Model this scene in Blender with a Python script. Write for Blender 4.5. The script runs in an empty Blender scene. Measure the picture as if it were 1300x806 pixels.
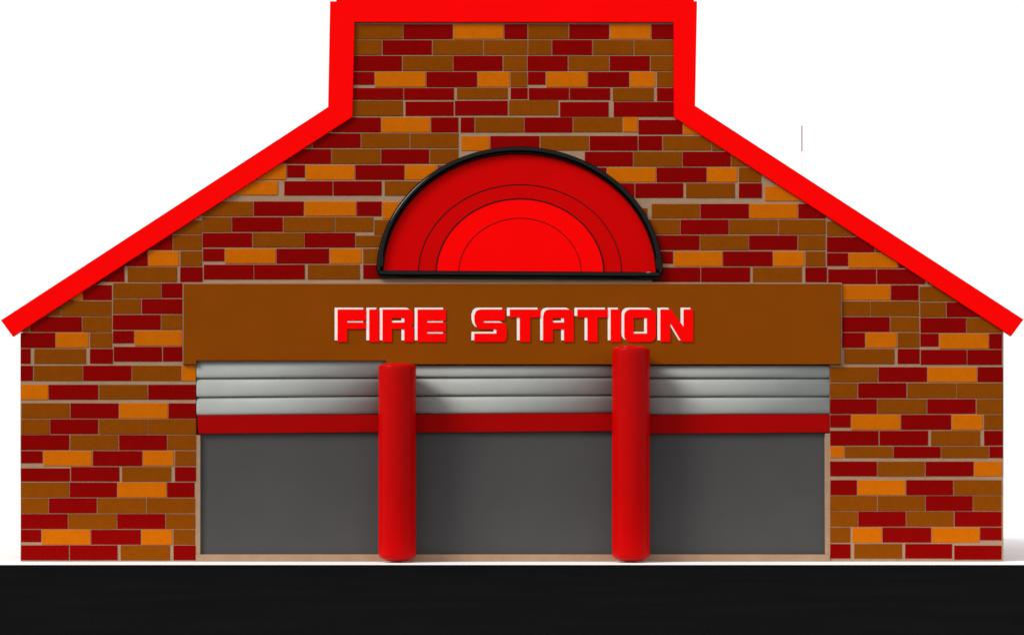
import bpy, bmesh, math, random
from mathutils import Vector
random.seed(7)
C = bpy.context.scene.collection
SC = bpy.context.scene
R = math.radians

# ------------------------------------------------------------------ camera
S = 0.015            # metres per photograph pixel on the facade
D = 40.0             # camera distance from the facade (m)
HOR = 605.0          # eye level in photograph rows
CAMH = (712 - HOR) * S
cam = bpy.data.cameras.new('camera'); co = bpy.data.objects.new('camera', cam); C.objects.link(co)
co.location = (0, -D, CAMH); co.rotation_euler = (R(90), 0, 0)
cam.sensor_width = 36; cam.lens = 36 * (D / S) / 1300
cam.shift_y = (HOR - 403) / 1300
cam.clip_end = 5000
SC.camera = co

# ------------------------------------------------------------------ sky, sun, exposure
SUN_EL, SUN_AZ = 40.0, 57.0      # azimuth: degrees to the left of the facade's normal
w = bpy.data.worlds.new('World'); SC.world = w; w.use_nodes = True
nt = w.node_tree; nt.nodes.clear()
out = nt.nodes.new('ShaderNodeOutputWorld'); bg = nt.nodes.new('ShaderNodeBackground')
sky = nt.nodes.new('ShaderNodeTexSky'); sky.sky_type = 'NISHITA'; sky.sun_disc = False
sky.sun_elevation = R(SUN_EL); sky.sun_rotation = R(180 + SUN_AZ)
sky.dust_density = 6; sky.air_density = 1.0
mx = nt.nodes.new('ShaderNodeMix'); mx.data_type = 'RGBA'; mx.inputs[0].default_value = 0.93
nt.links.new(sky.outputs[0], mx.inputs[6]); mx.inputs[7].default_value = (9.6, 9.6, 9.7, 1)   # closed white cloud
nt.links.new(mx.outputs[2], bg.inputs[0]); bg.inputs[1].default_value = 0.1
nt.links.new(bg.outputs[0], out.inputs[0])
sl = bpy.data.lights.new('sun', 'SUN'); sl.energy = 2.35; sl.angle = R(22); sl.color = (1, 0.97, 0.92)
so = bpy.data.objects.new('sun', sl); C.objects.link(so)
sd = Vector((-math.sin(R(SUN_AZ)) * math.cos(R(SUN_EL)), -math.cos(R(SUN_AZ)) * math.cos(R(SUN_EL)), math.sin(R(SUN_EL))))
so.rotation_euler = sd.to_track_quat('Z', 'Y').to_euler(); so.location = sd * 60
vs = SC.view_settings; vs.view_transform = 'Standard'; vs.look = 'None'; vs.exposure = 0.2; vs.gamma = 1

# ------------------------------------------------------------------ materials
def mat(name, col, rough=0.7, spec=0.12, var=0.10, scale=3.0, bump=0.0, bscale=60.0, fine=0.0, tone=False, coat=0.0, metal=0.0):
    m = bpy.data.materials.new(name); m.use_nodes = True
    n = m.node_tree.nodes; l = m.node_tree.links; b = n['Principled BSDF']
    b.inputs['Roughness'].default_value = rough; b.inputs['Specular IOR Level'].default_value = spec
    b.inputs['Metallic'].default_value = metal; b.inputs['Coat Weight'].default_value = coat
    b.inputs['Coat Roughness'].default_value = 0.12
    tc = n.new('ShaderNodeTexCoord')
    nz = n.new('ShaderNodeTexNoise'); nz.inputs['Scale'].default_value = scale; nz.inputs['Detail'].default_value = 6
    l.new(tc.outputs['Object'], nz.inputs['Vector'])
    mr = n.new('ShaderNodeMapRange'); mr.inputs[1].default_value = 0.3; mr.inputs[2].default_value = 0.7
    mr.inputs[3].default_value = 1 - var; mr.inputs[4].default_value = 1 + var
    l.new(nz.outputs[0], mr.inputs[0])
    val = mr.outputs[0]
    if fine:
        n2 = n.new('ShaderNodeTexNoise'); n2.inputs['Scale'].default_value = bscale * 0.6; n2.inputs['Detail'].default_value = 4
        l.new(tc.outputs['Object'], n2.inputs['Vector'])
        m2 = n.new('ShaderNodeMapRange'); m2.inputs[1].default_value = 0.3; m2.inputs[2].default_value = 0.7
        m2.inputs[3].default_value = 1 - fine; m2.inputs[4].default_value = 1 + fine
        l.new(n2.outputs[0], m2.inputs[0])
        mm = n.new('ShaderNodeMath'); mm.operation = 'MULTIPLY'; l.new(val, mm.inputs[0]); l.new(m2.outputs[0], mm.inputs[1]); val = mm.outputs[0]
    if tone:
        at = n.new('ShaderNodeAttribute'); at.attribute_name = 'tone'
        mm = n.new('ShaderNodeMath'); mm.operation = 'MULTIPLY'; l.new(val, mm.inputs[0]); l.new(at.outputs['Fac'], mm.inputs[1]); val = mm.outputs[0]
    vm = n.new('ShaderNodeVectorMath'); vm.operation = 'SCALE'; vm.inputs[0].default_value = col
    l.new(val, vm.inputs['Scale']); l.new(vm.outputs[0], b.inputs['Base Color'])
    if bump:
        n3 = n.new('ShaderNodeTexNoise'); n3.inputs['Scale'].default_value = bscale; n3.inputs['Detail'].default_value = 8
        l.new(tc.outputs['Object'], n3.inputs['Vector'])
        bp = n.new('ShaderNodeBump'); bp.inputs['Strength'].default_value = bump; bp.inputs['Distance'].default_value = 0.01
        l.new(n3.outputs[0], bp.inputs['Height']); l.new(bp.outputs[0], b.inputs['Normal'])
    return m

M = {}
bk = dict(rough=0.95, spec=0.0, var=0.045, scale=5, bump=0.22, bscale=35, fine=0.04, tone=True)
M['B'] = mat('brown brick', (0.215, 0.052, 0.002), **bk)
M['R'] = mat('dark red brick', (0.212, 0.0018, 0.0016), **bk)
M['O'] = mat('orange brick', (0.53, 0.125, 0.002), **bk)
M['mortar'] = mat('tan mortar', (0.345, 0.222, 0.142), rough=0.95, spec=0.05, var=0.08, scale=4, bump=0.4, bscale=60, fine=0.07)
M['red'] = mat('bright red paint', (0.97, 0.0008, 0.0008), rough=0.5, spec=0.02, var=0.02, scale=1.2, bump=0.04, bscale=25)
M['roof'] = mat('red roof sheet', (0.75, 0.004, 0.004), rough=0.5, spec=0.15, var=0.05, scale=1.5)
M['board'] = mat('brown painted board', (0.225, 0.052, 0.0008), rough=0.6, spec=0.02, var=0.04, scale=1.5, bump=0.06, bscale=30)
M['white'] = mat('white letter edge', (0.86, 0.86, 0.84), rough=0.5, spec=0.2, var=0.02)
M['panel'] = mat('crimson panel', (0.585, 0.0008, 0.0008), rough=0.5, spec=0.02, var=0.03, scale=2)
M['black'] = mat('gloss black tube', (0.002, 0.002, 0.0025), rough=0.08, spec=0.16, var=0.05)
M['line'] = mat('black bead', (0.006, 0.003, 0.003), rough=0.6, spec=0.1, var=0.05)
M['slat'] = mat('grey shutter slat', (0.325, 0.342, 0.325), rough=0.5, spec=0.2, var=0.03, scale=2.5, fine=0.02)
M['rail'] = mat('dark red rail', (0.335, 0.0008, 0.0008), rough=0.5, spec=0.03, var=0.04, scale=2)
M['door'] = mat('dark grey door', (0.062, 0.062, 0.062), rough=0.6, spec=0.08, var=0.04, scale=1.2, bump=0.04, bscale=40)
M['pillar'] = mat('red pillar paint', (0.45, 0.0008, 0.0008), rough=0.28, spec=0.05, var=0.03, scale=2, bump=0.04, bscale=20)
M['asphalt'] = mat('black asphalt', (0.005, 0.005, 0.0052), rough=1.0, spec=0.0, var=0.12, scale=0.6, bump=0.8, bscale=45, fine=0.35)
M['concrete'] = mat('pale concrete', (0.80, 0.795, 0.78), rough=1.0, spec=0.0, var=0.03, scale=0.5, fine=0.02)
M['kerb'] = mat('concrete kerb', (0.74, 0.735, 0.72), rough=0.95, spec=0.0, var=0.04, scale=2, fine=0.04)
M['mast'] = mat('weathered pinkish rod', (0.42, 0.27, 0.30), rough=0.6, spec=0.1, var=0.05)

def side_brick():
    m = bpy.data.materials.new('side brick'); m.use_nodes = True
    n = m.node_tree.nodes; l = m.node_tree.links; b = n['Principled BSDF']
    tc = n.new('ShaderNodeTexCoord'); sp = n.new('ShaderNodeSeparateXYZ'); cb = n.new('ShaderNodeCombineXYZ')
    l.new(tc.outputs['Object'], sp.inputs[0])
    ad = n.new('ShaderNodeMath'); l.new(sp.outputs[0], ad.inputs[0]); l.new(sp.outputs[1], ad.inputs[1])
    l.new(ad.outputs[0], cb.inputs[0]); l.new(sp.outputs[2], cb.inputs[1])
    br = n.new('ShaderNodeTexBrick'); l.new(cb.outputs[0], br.inputs[0])
    br.inputs['Color1'].default_value = (0.215, 0.052, 0.002, 1); br.inputs['Color2'].default_value = (0.212, 0.003, 0.002, 1)
    br.inputs['Mortar'].default_value = (0.345, 0.215, 0.13, 1)
    br.inputs['Scale'].default_value = 1; br.inputs['Brick Width'].default_value = 0.93; br.inputs['Row Height'].default_value = 0.3
    br.inputs['Mortar Size'].default_value = 0.012
    l.new(br.outputs[0], b.inputs['Base Color']); b.inputs['Roughness'].default_value = 0.9; b.inputs['Specular IOR Level'].default_value = 0.06
    return m
M['side'] = side_brick()

# ------------------------------------------------------------------ helpers
def W(px, py, y=0.0):
    """photograph pixel -> real X, Z on the plane at depth y"""
    k = S * (D + y) / D
    return ((px - 650) * k, CAMH + (HOR - py) * k)

def tag(o, label=None, cat=None, group=None, kind=None):
    if cat and not kind: kind = 'thing'
    for k, v in (('label', label), ('category', cat), ('group', group), ('kind', kind)):
        if v: o[k] = v
    return o

def empty(name, loc):
    o = bpy.data.objects.new(name, None); C.objects.link(o); o.location = loc; o.empty_display_size = 0.3
    return o

def link(name, me, mats, parent=None, off=(0, 0, 0)):
    """me is in world coordinates; off is the world location of the thing it belongs to"""
    me.transform(__import__('mathutils').Matrix.Translation(-Vector(off)))
    for m in mats: me.materials.append(M[m])
    me.name = name
    o = bpy.data.objects.new(name, me); C.objects.link(o)
    if parent: o.parent = parent
    return o

def prism(loops, y0, y1, bev=0.0, pix=True):
    """solid outline(s) on the facade, from front depth y0 back to y1 (inner loops are holes)"""
    cu = bpy.data.curves.new('tmp', 'CURVE'); cu.dimensions = '2D'; cu.fill_mode = 'BOTH'
    cu.extrude = (y1 - y0) / 2 - bev; cu.bevel_depth = bev; cu.bevel_resolution = 1; cu.offset = -bev
    for lp in loops:
        pts = [W(x, y, y0) for x, y in lp] if pix else lp
        sp = cu.splines.new('POLY'); sp.points.add(len(pts) - 1); sp.use_cyclic_u = True
        for p, (x, z) in zip(sp.points, pts): p.co = (x, z, 0, 1)
    ob = bpy.data.objects.new('tmp', cu); C.objects.link(ob)
    me = bpy.data.meshes.new_from_object(ob.evaluated_get(bpy.context.evaluated_depsgraph_get()))
    bpy.data.objects.remove(ob); bpy.data.curves.remove(cu)
    bm = bmesh.new(); bm.from_mesh(me); me.materials.clear()
    ym = (y0 + y1) / 2
    for v in bm.verts:
        x, z, e = v.co; v.co = (x, ym - e, z)
    bmesh.ops.remove_doubles(bm, verts=bm.verts, dist=1e-5)
    bmesh.ops.recalc_face_normals(bm, faces=bm.faces)
    bm.to_mesh(me); bm.free()
    return me

def join(meshes, idx=None):
    bm = bmesh.new()
    for i, me in enumerate(meshes):
        n0 = len(bm.faces); bm.from_mesh(me); bm.faces.ensure_lookup_table()
        for f in bm.faces[n0:]: f.material_index = idx[i] if idx else 0
    me = bpy.data.meshes.new('j'); bm.to_mesh(me); bm.free()
    return me

def box(x0, x1, y0, y1, z0, z1):
    bm = bmesh.new(); bmesh.ops.create_cube(bm, size=1)
    for v in bm.verts: v.co = ((x0 + x1) / 2 + v.co.x * (x1 - x0), (y0 + y1) / 2 + v.co.y * (y1 - y0), (z0 + z1) / 2 + v.co.z * (z1 - z0))
    me = bpy.data.meshes.new('b'); bm.to_mesh(me); bm.free(); return me

def rect(x0, y0, x1, y1): return [(x0, y0), (x1, y0), (x1, y1), (x0, y1)]

def tube(path, r, seg=12, closed=False):
    """tube along world points lying in a plane y=const"""
    bm = bmesh.new(); rings = []; n = len(path)
    for i, p in enumerate(path):
        a = path[(i - 1) % n] if (closed or i > 0) else p
        b = path[(i + 1) % n] if (closed or i < n - 1) else p
        t = (Vector(b) - Vector(a)).normalized(); side = t.cross(Vector((0, 1, 0))).normalized(); up = Vector((0, 1, 0))
        rings.append([bm.verts.new(Vector(p) + side * r * math.cos(2 * math.pi * k / seg) + up * r * math.sin(2 * math.pi * k / seg)) for k in range(seg)])
    for i in range(n if closed else n - 1):
        A, B = rings[i], rings[(i + 1) % n]
        for k in range(seg): bm.faces.new((A[k], A[(k + 1) % seg], B[(k + 1) % seg], B[k]))
    if not closed:
        bm.faces.new(rings[0]); bm.faces.new(rings[-1])
    bmesh.ops.recalc_face_normals(bm, faces=bm.faces)
    for f in bm.faces: f.smooth = True
    me = bpy.data.meshes.new('t'); bm.to_mesh(me); bm.free(); return me

# ------------------------------------------------------------------ ground
def sheet(name, x0, x1, y0, y1, z, m):
    bm = bmesh.new(); vs_ = [bm.verts.new(c) for c in ((x0, y0, z), (x1, y0, z), (x1, y1, z), (x0, y1, z))]; bm.faces.new(vs_)
    me = bpy.data.meshes.new(name); bm.to_mesh(me); bm.free()
    return tag(link(name, me, [m]), kind='structure')
sheet('ground', -2500, 2500, -200, 4000, -0.004, 'concrete')
YA = D - CAMH / ((717 - HOR) * S / D)          # where the black forecourt ends, in front of the pillars
road = sheet('road', -120, 120, -90, -YA, 0.004, 'asphalt')

# ------------------------------------------------------------------ fire station
bld = tag(empty('fire_station', (0, 0, 0)),
          'gabled brick building with bright red roof edging, half-round red panel and three shuttered bays', 'building')
DEP = 12.0
# --- wall: mortar body, each brick laid proud of it
gable = [(26, 431), (26, 427), (440, 150), (434, 142), (434, 15), (870, 15), (870, 142), (862, 150), (1274, 422), (1274, 431)]
upper = gable + [(1274, 440), (1053.5, 440), (1053.5, 459), (248.5, 459), (248.5, 440), (26, 440)]
bodies = [prism([upper], 0, 0.3),
          prism([rect(26, 440, 248.5, 712)], 0, 0.3), prism([rect(1053.5, 440, 1274, 712)], 0, 0.3),
          prism([rect(248.5, 703.5, 1053.5, 712)], -0.03, 0.3),
          prism([rect(248.5, 552, 254, 703.5)], 0.001, 0.3), prism([rect(1047.5, 550, 1053.5, 703.5)], 0.001, 0.3),
          prism([rect(497, 459, 511, 703.5)], 0.02, 0.3), prism([rect(794, 459, 808, 703.5)], 0.02, 0.3)]

BR = []
def T(ox, oy, sc, y0, y1, spec):
    for s in spec.split(';'):
        p = s.split()
        a, b = map(float, p[0].split('-')); c = p[1]; u, v = y0, y1
        if len(p) > 2: u, v = map(float, p[2].split('-'))
        BR.append((ox + a / sc, oy + u / sc, ox + b / sc, oy + v / sc, c))
g1 = (400, 0, 2.6); g2 = (220, 120, 2.9545); g3 = (640, 120, 2.9545); g4 = (0, 280, 3.665); g5 = (0, 480, 3.358); g6 = (1040, 280, 3.665); g7 = (1040, 480, 3.358)
T(*g1, 81, 131, '110-289 B;291-455 R;457-622 O;624-701 R;703-836 B;838-971 R;973-1108 O;1110-1210 R')
T(*g1, 133, 183, '110-220 B;222-386 R;388-554 B;556-701 B;703-780 B;782-915 R;917-1051 B;1053-1210 B')
T(*g1, 185, 236, '110-287 R;289-454 B;456-619 R;621-699 B;701-834 R;836-970 B;972-1105 R;1107-1210 B')
T(*g1, 238, 289, '110-196 R 238-281;198-365 O;367-535 R;537-643 O;645-700 B;702-761 R 238-281;763-898 O;900-1037 R;1039-1123 O;1128-1210 B')
T(*g1, 291, 331, '110-291 R;293-459 R;468-636 B 291-329;645-702 R 291-329;705-838 R;840-974 R;982-1118 B 291-335;1128-1210 R 291-335')
T(*g1, 333, 384, '110-290 B;298-458 R 336-384;461-636 R 333-382;640-803 B 331-382;808-969 R 337-387;985-1210 R 337-387')
T(*g1, 388, 438, '-' .replace('-', '0-54 B') + ';56-217 R;219-380 O;382-473 R;480-526 R;528-689 B;691-850 R;852-1014 B;1016-1065 O 387-437;1067-1213 R 396-445;1215-1380 O 396-445')
T(*g2, 146, 202, '380-520 B;522-703 R;705-886 B;888-1070 B')
T(*g1, 450, 499, '483-576 O;578-741 R 449-498;743-904 B 449-498;906-1065 R 449-498;1067-1146 R 449-498;1148-1307 B 449-498;1309-1480 B 449-498')
T(*g2, 205, 261, '300-410 B;412-592 R;594-777 B;779-960 R;962-1070 B')
T(*g3, 215, 271, '302-483 R;485-667 B;669-850 R;852-1030 B')
T(*g2, 265, 321, '200-315 B;317-424 O;426-494 R 265-312;496-680 O;682-867 R;869-986 O;990-1120 B')
T(*g3, 274, 330, '250-384 R;386-569 O;571-759 R;761-875 O;880-964 B')
T(*g2, 325, 380, '140-393 O 325-378;416-598 R;600-782 R;792-1000 B')
T(*g3, 333, 389, '380-489 R;491-672 R;682-866 B;880-967 R;978-1180 O 345-401')
T(*g2, 401, 457, '109-299 B;301-490 R;492-686 O;688-782 R;784-870 O 403-468')
T(*g3, 410, 466, '440-538 B 426-482;553-734 B;736-918 R;920-1102 O;1104-1207 R')
T(*g2, 460, 516, '109-218 B;220-411 R;413-605 B;607-750 B;753-850 B 470-527')
T(*g3, 469, 525, '500-538 B 484-525;540-659 B;661-842 R;844-1027 B;1029-1206 B')
T(*g2, 519, 574, '109-296 R;298-490 B;492-682 R;684-830 B 529-574')
T(*g3, 528, 584, '530-733 R;735-916 B;918-1100 R;1102-1205 B')
T(*g2, 578, 635, '111-192 R 578-626;194-385 O;387-585 R;587-707 O;712-840 B')
T(*g3, 588, 645, '560-634 R 588-635;636-818 O;820-1007 R;1009-1125 O;1130-1205 B')
T(*g2, 638, 694, '114-301 R;303-494 R;504-700 B;712-803 R 638-692')
T(*g3, 648, 704, '555-736 R;738-923 R;932-1117 B;1129-1211 R')
T(*g4, 0, 64, '560-940 B'); T(*g4, 67, 138, '560-803 R;805-940 B')
T(*g4, 142, 213, '440-688 R;690-833 O;839-940 B'); T(*g4, 216, 286, '340-580 R;594-824 B;838-943 R')
T(*g4, 300, 371, '190-384 O;386-521 R;526-749 B 291-361;751-850 R 291-361')
T(*g4, 374, 444, '100-283 B;286-520 B;525-656 B 364-434;659-850 R 364-434')
T(*g4, 447, 518, '95-137 B;139-381 R;383-520 B;524-748 R 438-508;750-850 B 438-508')
T(*g4, 521, 592, '95-257 R;259-412 O;418-522 B;525-624 R 512-571;626-850 O 512-583')
T(*g4, 596, 666, '95-143 R;159-400 B;418-526 R;529-754 R 586-656;757-850 R 586-656')
T(*g4, 674, 746, '95-154 R;157-384 B;386-612 R;614-843 B;845-912 O')
T(*g5, 27, 92, '89-206 O;208-419 R;422-629 B;631-836 R')
T(*g5, 106, 172, '91-297 B;300-506 R;508-716 O;718-836 R')
T(*g5, 174, 239, '90-212 B;214-419 R;422-629 B;631-836 B')
T(*g5, 241, 306, '89-296 R;299-504 B;507-712 R;714-836 B')
T(*g5, 309, 374, '89-182 R 309-362;184-392 O;395-607 R;609-741 O;746-836 B')
T(*g5, 377, 440, '89-299 R 383-440;302-510 R;520-730 B;745-836 R')
T(*g5, 443, 508, '89-295 B;297-499 R;501-710 O;712-830 R')
T(*g5, 510, 575, '89-206 B;208-413 R;415-622 B;624-832 B')
T(*g5, 577, 642, '89-289 R;291-497 B;499-705 R;707-833 B')
T(*g5, 644, 709, '89-176 R 644-698;178-386 O;388-601 R;603-734 O;739-832 B')
T(*g5, 711, 775, '89-294 R;297-502 R;514-725 B;739-835 R')
T(*g6, 4, 73, '35-166 B;168-260 R'); T(*g6, 76, 148, '35-257 R;259-420 B')
T(*g6, 151, 222, '35-135 R 151-212;137-365 O;367-540 R'); T(*g6, 226, 296, '41-265 R;268-493 R;505-640 B')
T(*g6, 300, 371, '106-331 O;333-462 R;467-700 B 307-376')
T(*g6, 375, 444, '106-237 B;239-464 B;469-589 B 380-449;592-800 R 380-449')
T(*g6, 448, 518, '106-328 R;331-465 B;470-683 R 452-522;685-855 B 452-522')
T(*g6, 521, 592, '106-213 R;216-361 O;364-467 B;470-556 R 525-587;558-788 O 525-597;790-851 R 525-597')
T(*g6, 596, 667, '117-350 B;364-468 R;472-687 R 600-671;689-850 R 600-671')
T(*g6, 681, 751, '50-272 B;275-502 R;504-733 O;736-855 R')
T(*g7, 20, 85, '46-162 B;165-372 R;375-584 B;586-783 B'); T(*g7, 88, 152, '46-246 R;248-458 B;460-667 R;670-783 B')
T(*g7, 155, 220, '46-134 R 155-210;136-346 O;348-563 R;565-697 O;702-783 B'); T(*g7, 223, 287, '46-253 R;256-465 R;476-686 B;702-783 R')
T(*g7, 290, 340, '47-106 O;108-314 B;316-517 R;519-722 B;725-783 R'); T(*g7, 354, 418, '46-246 R;248-450 B;453-658 R;660-779 O')
T(*g7, 433, 498, '47-161 R;163-367 O;370-571 R;573-777 B'); T(*g7, 500, 565, '46-246 B;249-451 B;453-654 R;656-777 B')
T(*g7, 567, 632, '46-164 B;166-369 R;371-573 B;576-778 R'); T(*g7, 635, 700, '46-133 B;141-267 O;269-477 R;479-683 O;685-778 R 635-690')
T(*g7, 705, 768, '46-134 R;149-354 B;366-567 R;575-778 R 712-773')

# half planes that keep the bricks under the roof edging: (a, b, c) keeps a*x + b*y >= c
def halfplane(p, q, inside):
    a = -(q[1] - p[1]); b = q[0] - p[0]; c = a * p[0] + b * p[1]
    return (a, b, c) if a * inside[0] + b * inside[1] >= c else (-a, -b, -c)
HL = halfplane((10, 427), (437, 146), (650, 500)); HR = halfplane((866, 146), (1290, 422), (650, 500))
def clip(poly, h):
    a, b, c = h; o = []
    for i in range(len(poly)):
        p, q = poly[i], poly[(i + 1) % len(poly)]
        dp = a * p[0] + b * p[1] - c; dq = a * q[0] + b * q[1] - c
        if dp >= 0: o.append(p)
        if (dp >= 0) != (dq >= 0):
            t = dp / (dp - dq); o.append((p[0] + t * (q[0] - p[0]), p[1] + t * (q[1] - p[1])))
    return o
def brick_mesh():
    bm = bmesh.new(); lay = bm.verts.layers.float.new('tone')
    ci = {'B': 1, 'R': 2, 'O': 3}
    for x0, y0, x1, y1, c in BR:
        j = lambda: random.uniform(-0.12, 0.12)
        g = 0.22
        x0, x1, y0, y1 = x0 + g, x1 - g, y0 + g, y1 - g
        poly = [(x0 + j(), y0 + j()), (x1 + j(), y0 + j()), (x1 + j(), y1 + j()), (x0 + j(), y1 + j())]
        if y0 > 147: poly = clip(clip(poly, HL), HR)
        elif x0 < 438: poly = [(max(x, 438), y) for x, y in poly]
        if y0 <= 147: poly = [(min(x, 866), y) for x, y in poly]
        if len(poly) < 3: continue
        cx = sum(p[0] for p in poly) / len(poly); cy = sum(p[1] for p in poly) / len(poly)
        area = abs(sum(poly[i][0] * poly[(i + 1) % len(poly)][1] - poly[(i + 1) % len(poly)][0] * poly[i][1] for i in range(len(poly)))) / 2
        if area < 6: continue
        d = -0.011 + random.uniform(-0.0025, 0.0025); bv = 0.3
        tn = random.uniform(0.955, 1.045)
        def ring(yy, inset):
            r = []
            for x, y in poly:
                dx = cx - x; dy = cy - y
                px = x + (inset if dx > 0 else -inset) * min(1, abs(dx) / 3); py = y + (inset if dy > 0 else -inset) * min(1, abs(dy) / 3)
                X, Z = W(px, py, 0); v = bm.verts.new((X, yy, Z)); v[lay] = tn; r.append(v)
            return r
        a_, b_, c_ = ring(0.02, 0), ring(d + 0.004, 0), ring(d, bv)
        n = len(poly)
        fs = [bm.faces.new(c_)]
        for A, B in ((a_, b_), (b_, c_)):
            for i in range(n): fs.append(bm.faces.new((A[i], A[(i + 1) % n], B[(i + 1) % n], B[i])))
        for f in fs: f.material_index = ci[c]
    bmesh.ops.recalc_face_normals(bm, faces=bm.faces)
    return bm
bm = brick_mesh()
n0 = len(bm.faces)
tmp = join(bodies); bm.from_mesh(tmp)
bm.to_mesh(tmp); bm.free()
wall = link('wall', tmp, ['mortar', 'B', 'R', 'O'], bld)
# --- side and rear walls
xl, ze = W(26, 431); xr, _ = W(1274, 431)
_, zr = W(650, 40)
rear = prism([[(xl, 0), (xr, 0), (xr, ze), (0, zr - 0.35), (xl, ze)]], DEP - 0.3, DEP, pix=False)
tower_side = [box(W(434, 0)[0], W(870, 0)[0], 0.3, 1.6, W(0, 145)[1], W(0, 15)[1])]
link('side_wall', box(xl, xl + 0.3, 0.3, DEP - 0.3, 0, ze), ['side'], bld)
link('side_wall', box(xr - 0.3, xr, 0.3, DEP - 0.3, 0, ze), ['side'], bld)
link('rear_wall', rear, ['side'], bld)
link('parapet', tower_side[0], ['side'], bld)
link('interior_floor', box(xl + 0.3, xr - 0.3, 0.3, DEP - 0.3, 0.0, 0.02), ['door'], bld)
# --- roof sheets behind the edging
def roof_slab(a, b):
    (x0, z0), (x1, z1) = W(*a), W(*b); t = 0.22
    return prism([[(x0, z0), (x1, z1), (x1, z1 - t), (x0, z0 - t)]], 0.06, DEP + 0.3, pix=False)
roof = join([roof_slab((20, 405), (650, 6)), roof_slab((1280, 405), (650, 6)),
             prism([rect(424, 5, 880, 12)], 0.06, 1.75)])
link('roof', roof, ['roof'], bld)
# --- red roof edging round the whole gable
edge = [(1, 406.5), (416.5, 136), (419, 2), (427, 2), (427, -2), (881, -2), (881, 2), (885, 2), (882.5, 134.5), (1299.5, 405.5),
        (1284, 426.5), (855.5, 148.5), (855, 28.3), (450, 28.3), (447.5, 148.5), (16, 427)]
link('roof_edging', prism([edge], -0.065, 0.055, bev=0.006), ['red'], bld)

# --- half-round panel
cx = 660
def arc(a, b, base, y, n=64):
    return [(*W(cx + a * math.cos(t), base - b * math.sin(t), y),) for t in [math.pi * i / n for i in range(n + 1)]]
def half(a, b, base, y0, y1, a2=None, b2=None):
    o = arc(a, b, base, y0); 
    if a2: o = o + arc(a2, b2, base, y0)[::-1]
    return prism([o], y0, y1, pix=False)
pnl = link('half_round_panel', half(179, 158, 347.5, -0.045, -0.001 + 0.0, 107, 96), ['panel'], bld)
link('inner_panel', half(106.5, 95.5, 347.5, -0.055, -0.001), ['red'], pnl)
def arcp(a, b, base, y): return [(x, y, z) for x, z in arc(a, b, base, y, 96)]
link('bead', tube(arcp(129, 113, 347.5, -0.046), 0.0085), ['line'], pnl)
link('bead', tube(arcp(106.5, 95, 347.5, -0.054), 0.012), ['line'], pnl)
link('bead', tube(arcp(78, 70.5, 347.5, -0.056), 0.0065), ['line'], pnl)
yt = -0.07
path = []
for i in range(97):
    t = math.pi * i / 96; x = 659.7 + 177.5 * math.cos(t); base = 349 + (1.2 * math.cos(t))
    path.append(Vector((W(x, 0, yt)[0], yt, W(0, base - 158 * math.sin(t), yt)[1])))
xa, za = W(482.2, 348, yt); xb, zb = W(837.2, 350.2, yt)
path += [Vector((xa + (xb - xa) * k / 12, yt, za + (zb - za) * k / 12)) for k in range(1, 12)]
link('frame', tube(path, 0.073, 20, closed=True), ['black'], pnl)

# --- three bays: roller shutter, red bottom rail, dark grey door
def slat_mesh(x0, x1, L, Rr):
    """curved slats; L / Rr are the slat boundaries (pixel rows) at the left and right ends"""
    prof = [(0.0, 0.050), (0.03, 0.040), (0.08, 0.012), (0.18, -0.008), (0.34, -0.020), (0.54, -0.027), (0.72, -0.026), (0.85, -0.020), (0.93, -0.010), (0.975, 0.006), (1.0, 0.050)]
    bm = bmesh.new(); N = 2
    for s in range(len(L) - 1):
        rows = []
        for t, y in prof:
            r = []
            for k in range(N):
                f = k / (N - 1); px = x0 + (x1 - x0) * f
                py = (L[s] + (L[s + 1] - L[s]) * t) * (1 - f) + (Rr[s] + (Rr[s + 1] - Rr[s]) * t) * f
                X, Z = W(px, py, 0); r.append(bm.verts.new((X, y + 0.012, Z)))
            rows.append(r)
        for a, b in zip(rows, rows[1:]):
            f = bm.faces.new((a[0], b[0], b[1], a[1])); f.smooth = True
        # close the ends and the back
        for k in (0, 1): bm.faces.new([r[k] for r in rows])
        bm.faces.new((rows[0][0], rows[0][1], rows[-1][1], rows[-1][0]))
    bmesh.ops.recalc_face_normals(bm, faces=bm.faces)
    me = bpy.data.meshes.new('s'); bm.to_mesh(me); bm.free(); return me
bays = [(249.5, 496.5, 254.5, (457.5, 480.2, 504.3, 527.3), (457.5, 479.5, 502.2, 526), (550.3, 548), 'left'),
        (511.5, 793.5, 511.5, (463.3, 479.2, 502.4, 526), (463.3, 478.5, 501.4, 524.3), (549, 546.8), 'middle'),
        (808.5, 1053, 808.5, (463.3, 480, 503.4, 527), (463.3, 480, 503, 525.6), (550.6, 548.5), 'right')]
for x0, x1, dx0, L, Rr, (bl, br_), nm in bays:
    sh = link('roller_shutter', slat_mesh(x0, x1, L, Rr), ['slat'], bld)
    tag(sh, label=f'grey ribbed roller shutter above the {nm} bay')
    link('bottom_rail', prism([[(x0 + (1 if nm == 'left' else 0), L[-1]), (x1, Rr[-1]), (x1, br_), (x0 + (2 if nm == 'left' else 0), bl)]], -0.012, 0.055, bev=0.006), ['rail'], sh)
    dr = link('bay_door', prism([rect(dx0, 540, min(x1, 1047.3), 703.3)], 0.059, 0.14), ['door'], bld)
    tag(dr, label=f'plain dark grey door of the {nm} bay')

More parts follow.
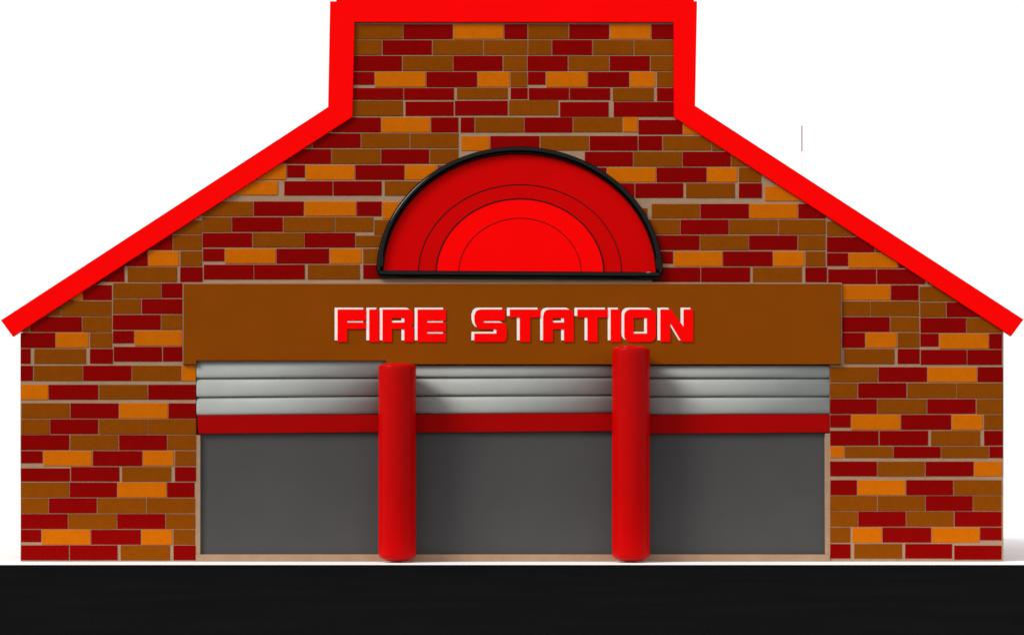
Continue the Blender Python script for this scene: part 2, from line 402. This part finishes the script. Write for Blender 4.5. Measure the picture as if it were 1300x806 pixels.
# ------------------------------------------------------------------ sign board with raised letters
sx, sz = W(650, 462)
SL = (sx, -0.05, sz)
sign = tag(empty('sign', SL), 'long brown sign board above the bays with raised red FIRE STATION letters edged in white', 'sign')
board = prism([[(233, 360.5), (1067.5, 360.5), (1067.5, 462.3), (490, 462.3), (490, 457.3), (249.3, 457.3), (249.3, 462.3), (233, 462.3)]], -0.07, -0.001 + 0.0, bev=0.006)
link('board', board, ['board'], sign, SL)
bead = join([prism([rect(233, 359, 1067.5, 360.4)], -0.045, -0.001), prism([rect(1067.6, 359, 1068.8, 462.3)], -0.045, -0.001), prism([rect(231.8, 359, 232.9, 462.3)], -0.045, -0.001)])
link('edge_strip', bead, ['mortar'], sign, SL)
def za_(l): return [(410 + x / 5.2, 370 + y / 5.2) for x, y in l]
def zb_(l): return [(640 + x / 5.2, 370 + y / 5.2) for x, y in l]
rr = lambda x0, y0, x1, y1: [(x0, y0), (x1, y0), (x1, y1), (x0, y1)]
def rnd(x0, y0, x1, y1, r):
    o = []
    for (qx, qy, a0) in ((x0 + r, y0 + r, 180), (x1 - r, y0 + r, 270), (x1 - r, y1 - r, 0), (x0 + r, y1 - r, 90)):
        for k in range(6):
            t = R(a0 + 18 * k); o.append((qx + r * math.cos(t), qy + r * math.sin(t)))
    return o
LET = [
 ('F', za_, [[(96,118),(285,118),(285,193),(160,193),(160,204),(285,204),(285,248),(160,248),(160,333),(96,333)]]),
 ('I', za_, [rr(305,118,371,333)]),
 ('R', za_, [[(393,118),(568,118),(584,124),(594,138),(597,165),(597,212),(586,226),(600,240),(600,333),(537,333),(537,248),(455,248),(455,333),(393,333)], rr(455,175,537,204)]),
 ('E', za_, [[(624,118),(812,118),(812,193),(687,193),(687,204),(812,204),(812,265),(687,265),(687,277),(812,277),(812,333),(624,333)]]),
 ('S', za_, [[(1042,118),(1202,118),(1202,193),(1062,193),(1062,205),(1178,205),(1198,212),(1210,228),(1214,250),(1214,300),(1208,322),(1192,333),(999,333),(999,277),(1145,277),(1145,250),(1040,250),(1018,238),(1004,215),(999,190),(999,160),(1008,135),(1022,122)]]),
 ('T', zb_, [[(37,118),(240,118),(240,172),(172,172),(172,333),(103,333),(103,172),(37,172)]]),
 ('A', zb_, [[(257,333),(257,165),(263,140),(276,124),(298,118),(425,118),(445,126),(456,142),(459,165),(459,333),(395,333),(395,250),(322,250),(322,333)], rr(322,175,395,204)]),
 ('T', zb_, [[(483,118),(685,118),(685,172),(617,172),(617,333),(550,333),(550,172),(483,172)]]),
 ('I', zb_, [rr(703,118,770,333)]),
 ('O', zb_, [rnd(793,118,1002,333,42), rr(855,175,943,277)]),
 ('N', zb_, [[(1031,118),(1100,118),(1184,232),(1184,118),(1248,118),(1248,333),(1172,333),(1097,208),(1097,333),(1031,333)]]),
]
cnt = {}
for ch, f, loops in LET:
    red = [f(l) for l in loops]
    wht = [[(x - 3.65, y - 2.1) for x, y in l] for l in red]
    me = join([prism(red, -0.090, -0.0785, bev=0.0015), prism(wht, -0.078, -0.071)], [0, 1])
    lt = link('letter', me, ['red', 'white'], sign, SL)
    cnt[ch] = cnt.get(ch, 0) + 1
    tag(lt, label=f'raised red letter {ch} with white edge')

# ------------------------------------------------------------------ the two red pillars
def pillar(cxp, rpx, top, bot, label):
    y = -0.44; k = S * (D + y) / D; r = rpx * k
    X, zt = W(cxp, top, y); _, zb = W(cxp, bot, y)
    zb = 0.004
    cap = 7.0 * k; foot = 9.0 * k
    prof = []
    for i in range(9):
        t = math.pi / 2 * i / 8; prof.append((r * math.sin(t), zb + foot * (1 - math.cos(t))))
    for i in range(1, 40): prof.append((r, zb + foot + (zt - cap * 0.8 - zb - foot) * i / 40))
    for i in range(9):
        t = math.pi / 2 * i / 8; prof.append((r * math.cos(t) ** 0.8 if i < 8 else 0, zt - cap * 0.8 + cap * 0.8 * math.sin(t)))
    bm = bmesh.new(); seg = 64; rings = []
    for rad, z in prof:
        if rad < 1e-4: rings.append([bm.verts.new((0, 0, z))])
        else: rings.append([bm.verts.new((rad * math.cos(2 * math.pi * k_ / seg), rad * math.sin(2 * math.pi * k_ / seg), z)) for k_ in range(seg)])
    for A, B in zip(rings, rings[1:]):
        for k_ in range(seg):
            q = (k_ + 1) % seg
            if len(A) == 1: bm.faces.new((A[0], B[q], B[k_]))
            elif len(B) == 1: bm.faces.new((A[k_], A[q], B[0]))
            else: bm.faces.new((A[k_], A[q], B[q], B[k_]))
    bmesh.ops.recalc_face_normals(bm, faces=bm.faces)
    for f in bm.faces: f.smooth = True
    me = bpy.data.meshes.new('p'); bm.to_mesh(me); bm.free()
    o = link('pillar', me, ['pillar']); o.location = (X, y, 0)
    tag(o, label, 'pillar', 'red pillars in front of the bays')
pillar(504.3, 24, 460.5, 710, 'shorter round red pillar between the left and middle bays, below the word FIRE')
pillar(801, 24, 439, 710, 'taller round red pillar between middle and right bays, overlapping the brown sign board')

# ------------------------------------------------------------------ thin rod on the right-hand roof slope
ym = 1.2
X, zt = W(1018, 160, ym); _, zm = W(1018, 192, ym)
# roof surface height at X
(xa, z_a), (xb, z_b) = W(650, 1), W(1292, 408); zroof = z_a + (z_b - z_a) * (X - xa) / (xb - xa)
mo = empty('roof_rod', (X, ym, zroof)); tag(mo, 'thin pinkish grey rod rising above the right-hand roof slope', 'rod')
def vrod(z0, z1, r):
    bm = bmesh.new(); bmesh.ops.create_cone(bm, cap_ends=True, segments=12, radius1=r, radius2=r, depth=z1 - z0)
    for v in bm.verts: v.co += Vector((X, ym, (z0 + z1) / 2))
    me = bpy.data.meshes.new('r'); bm.to_mesh(me); bm.free(); return me
link('tip', vrod(zm, zt, 0.0115), ['mast'], mo, (X, ym, zroof))
link('stem', vrod(zroof - 0.02, zm, 0.004), ['white'], mo, (X, ym, zroof))
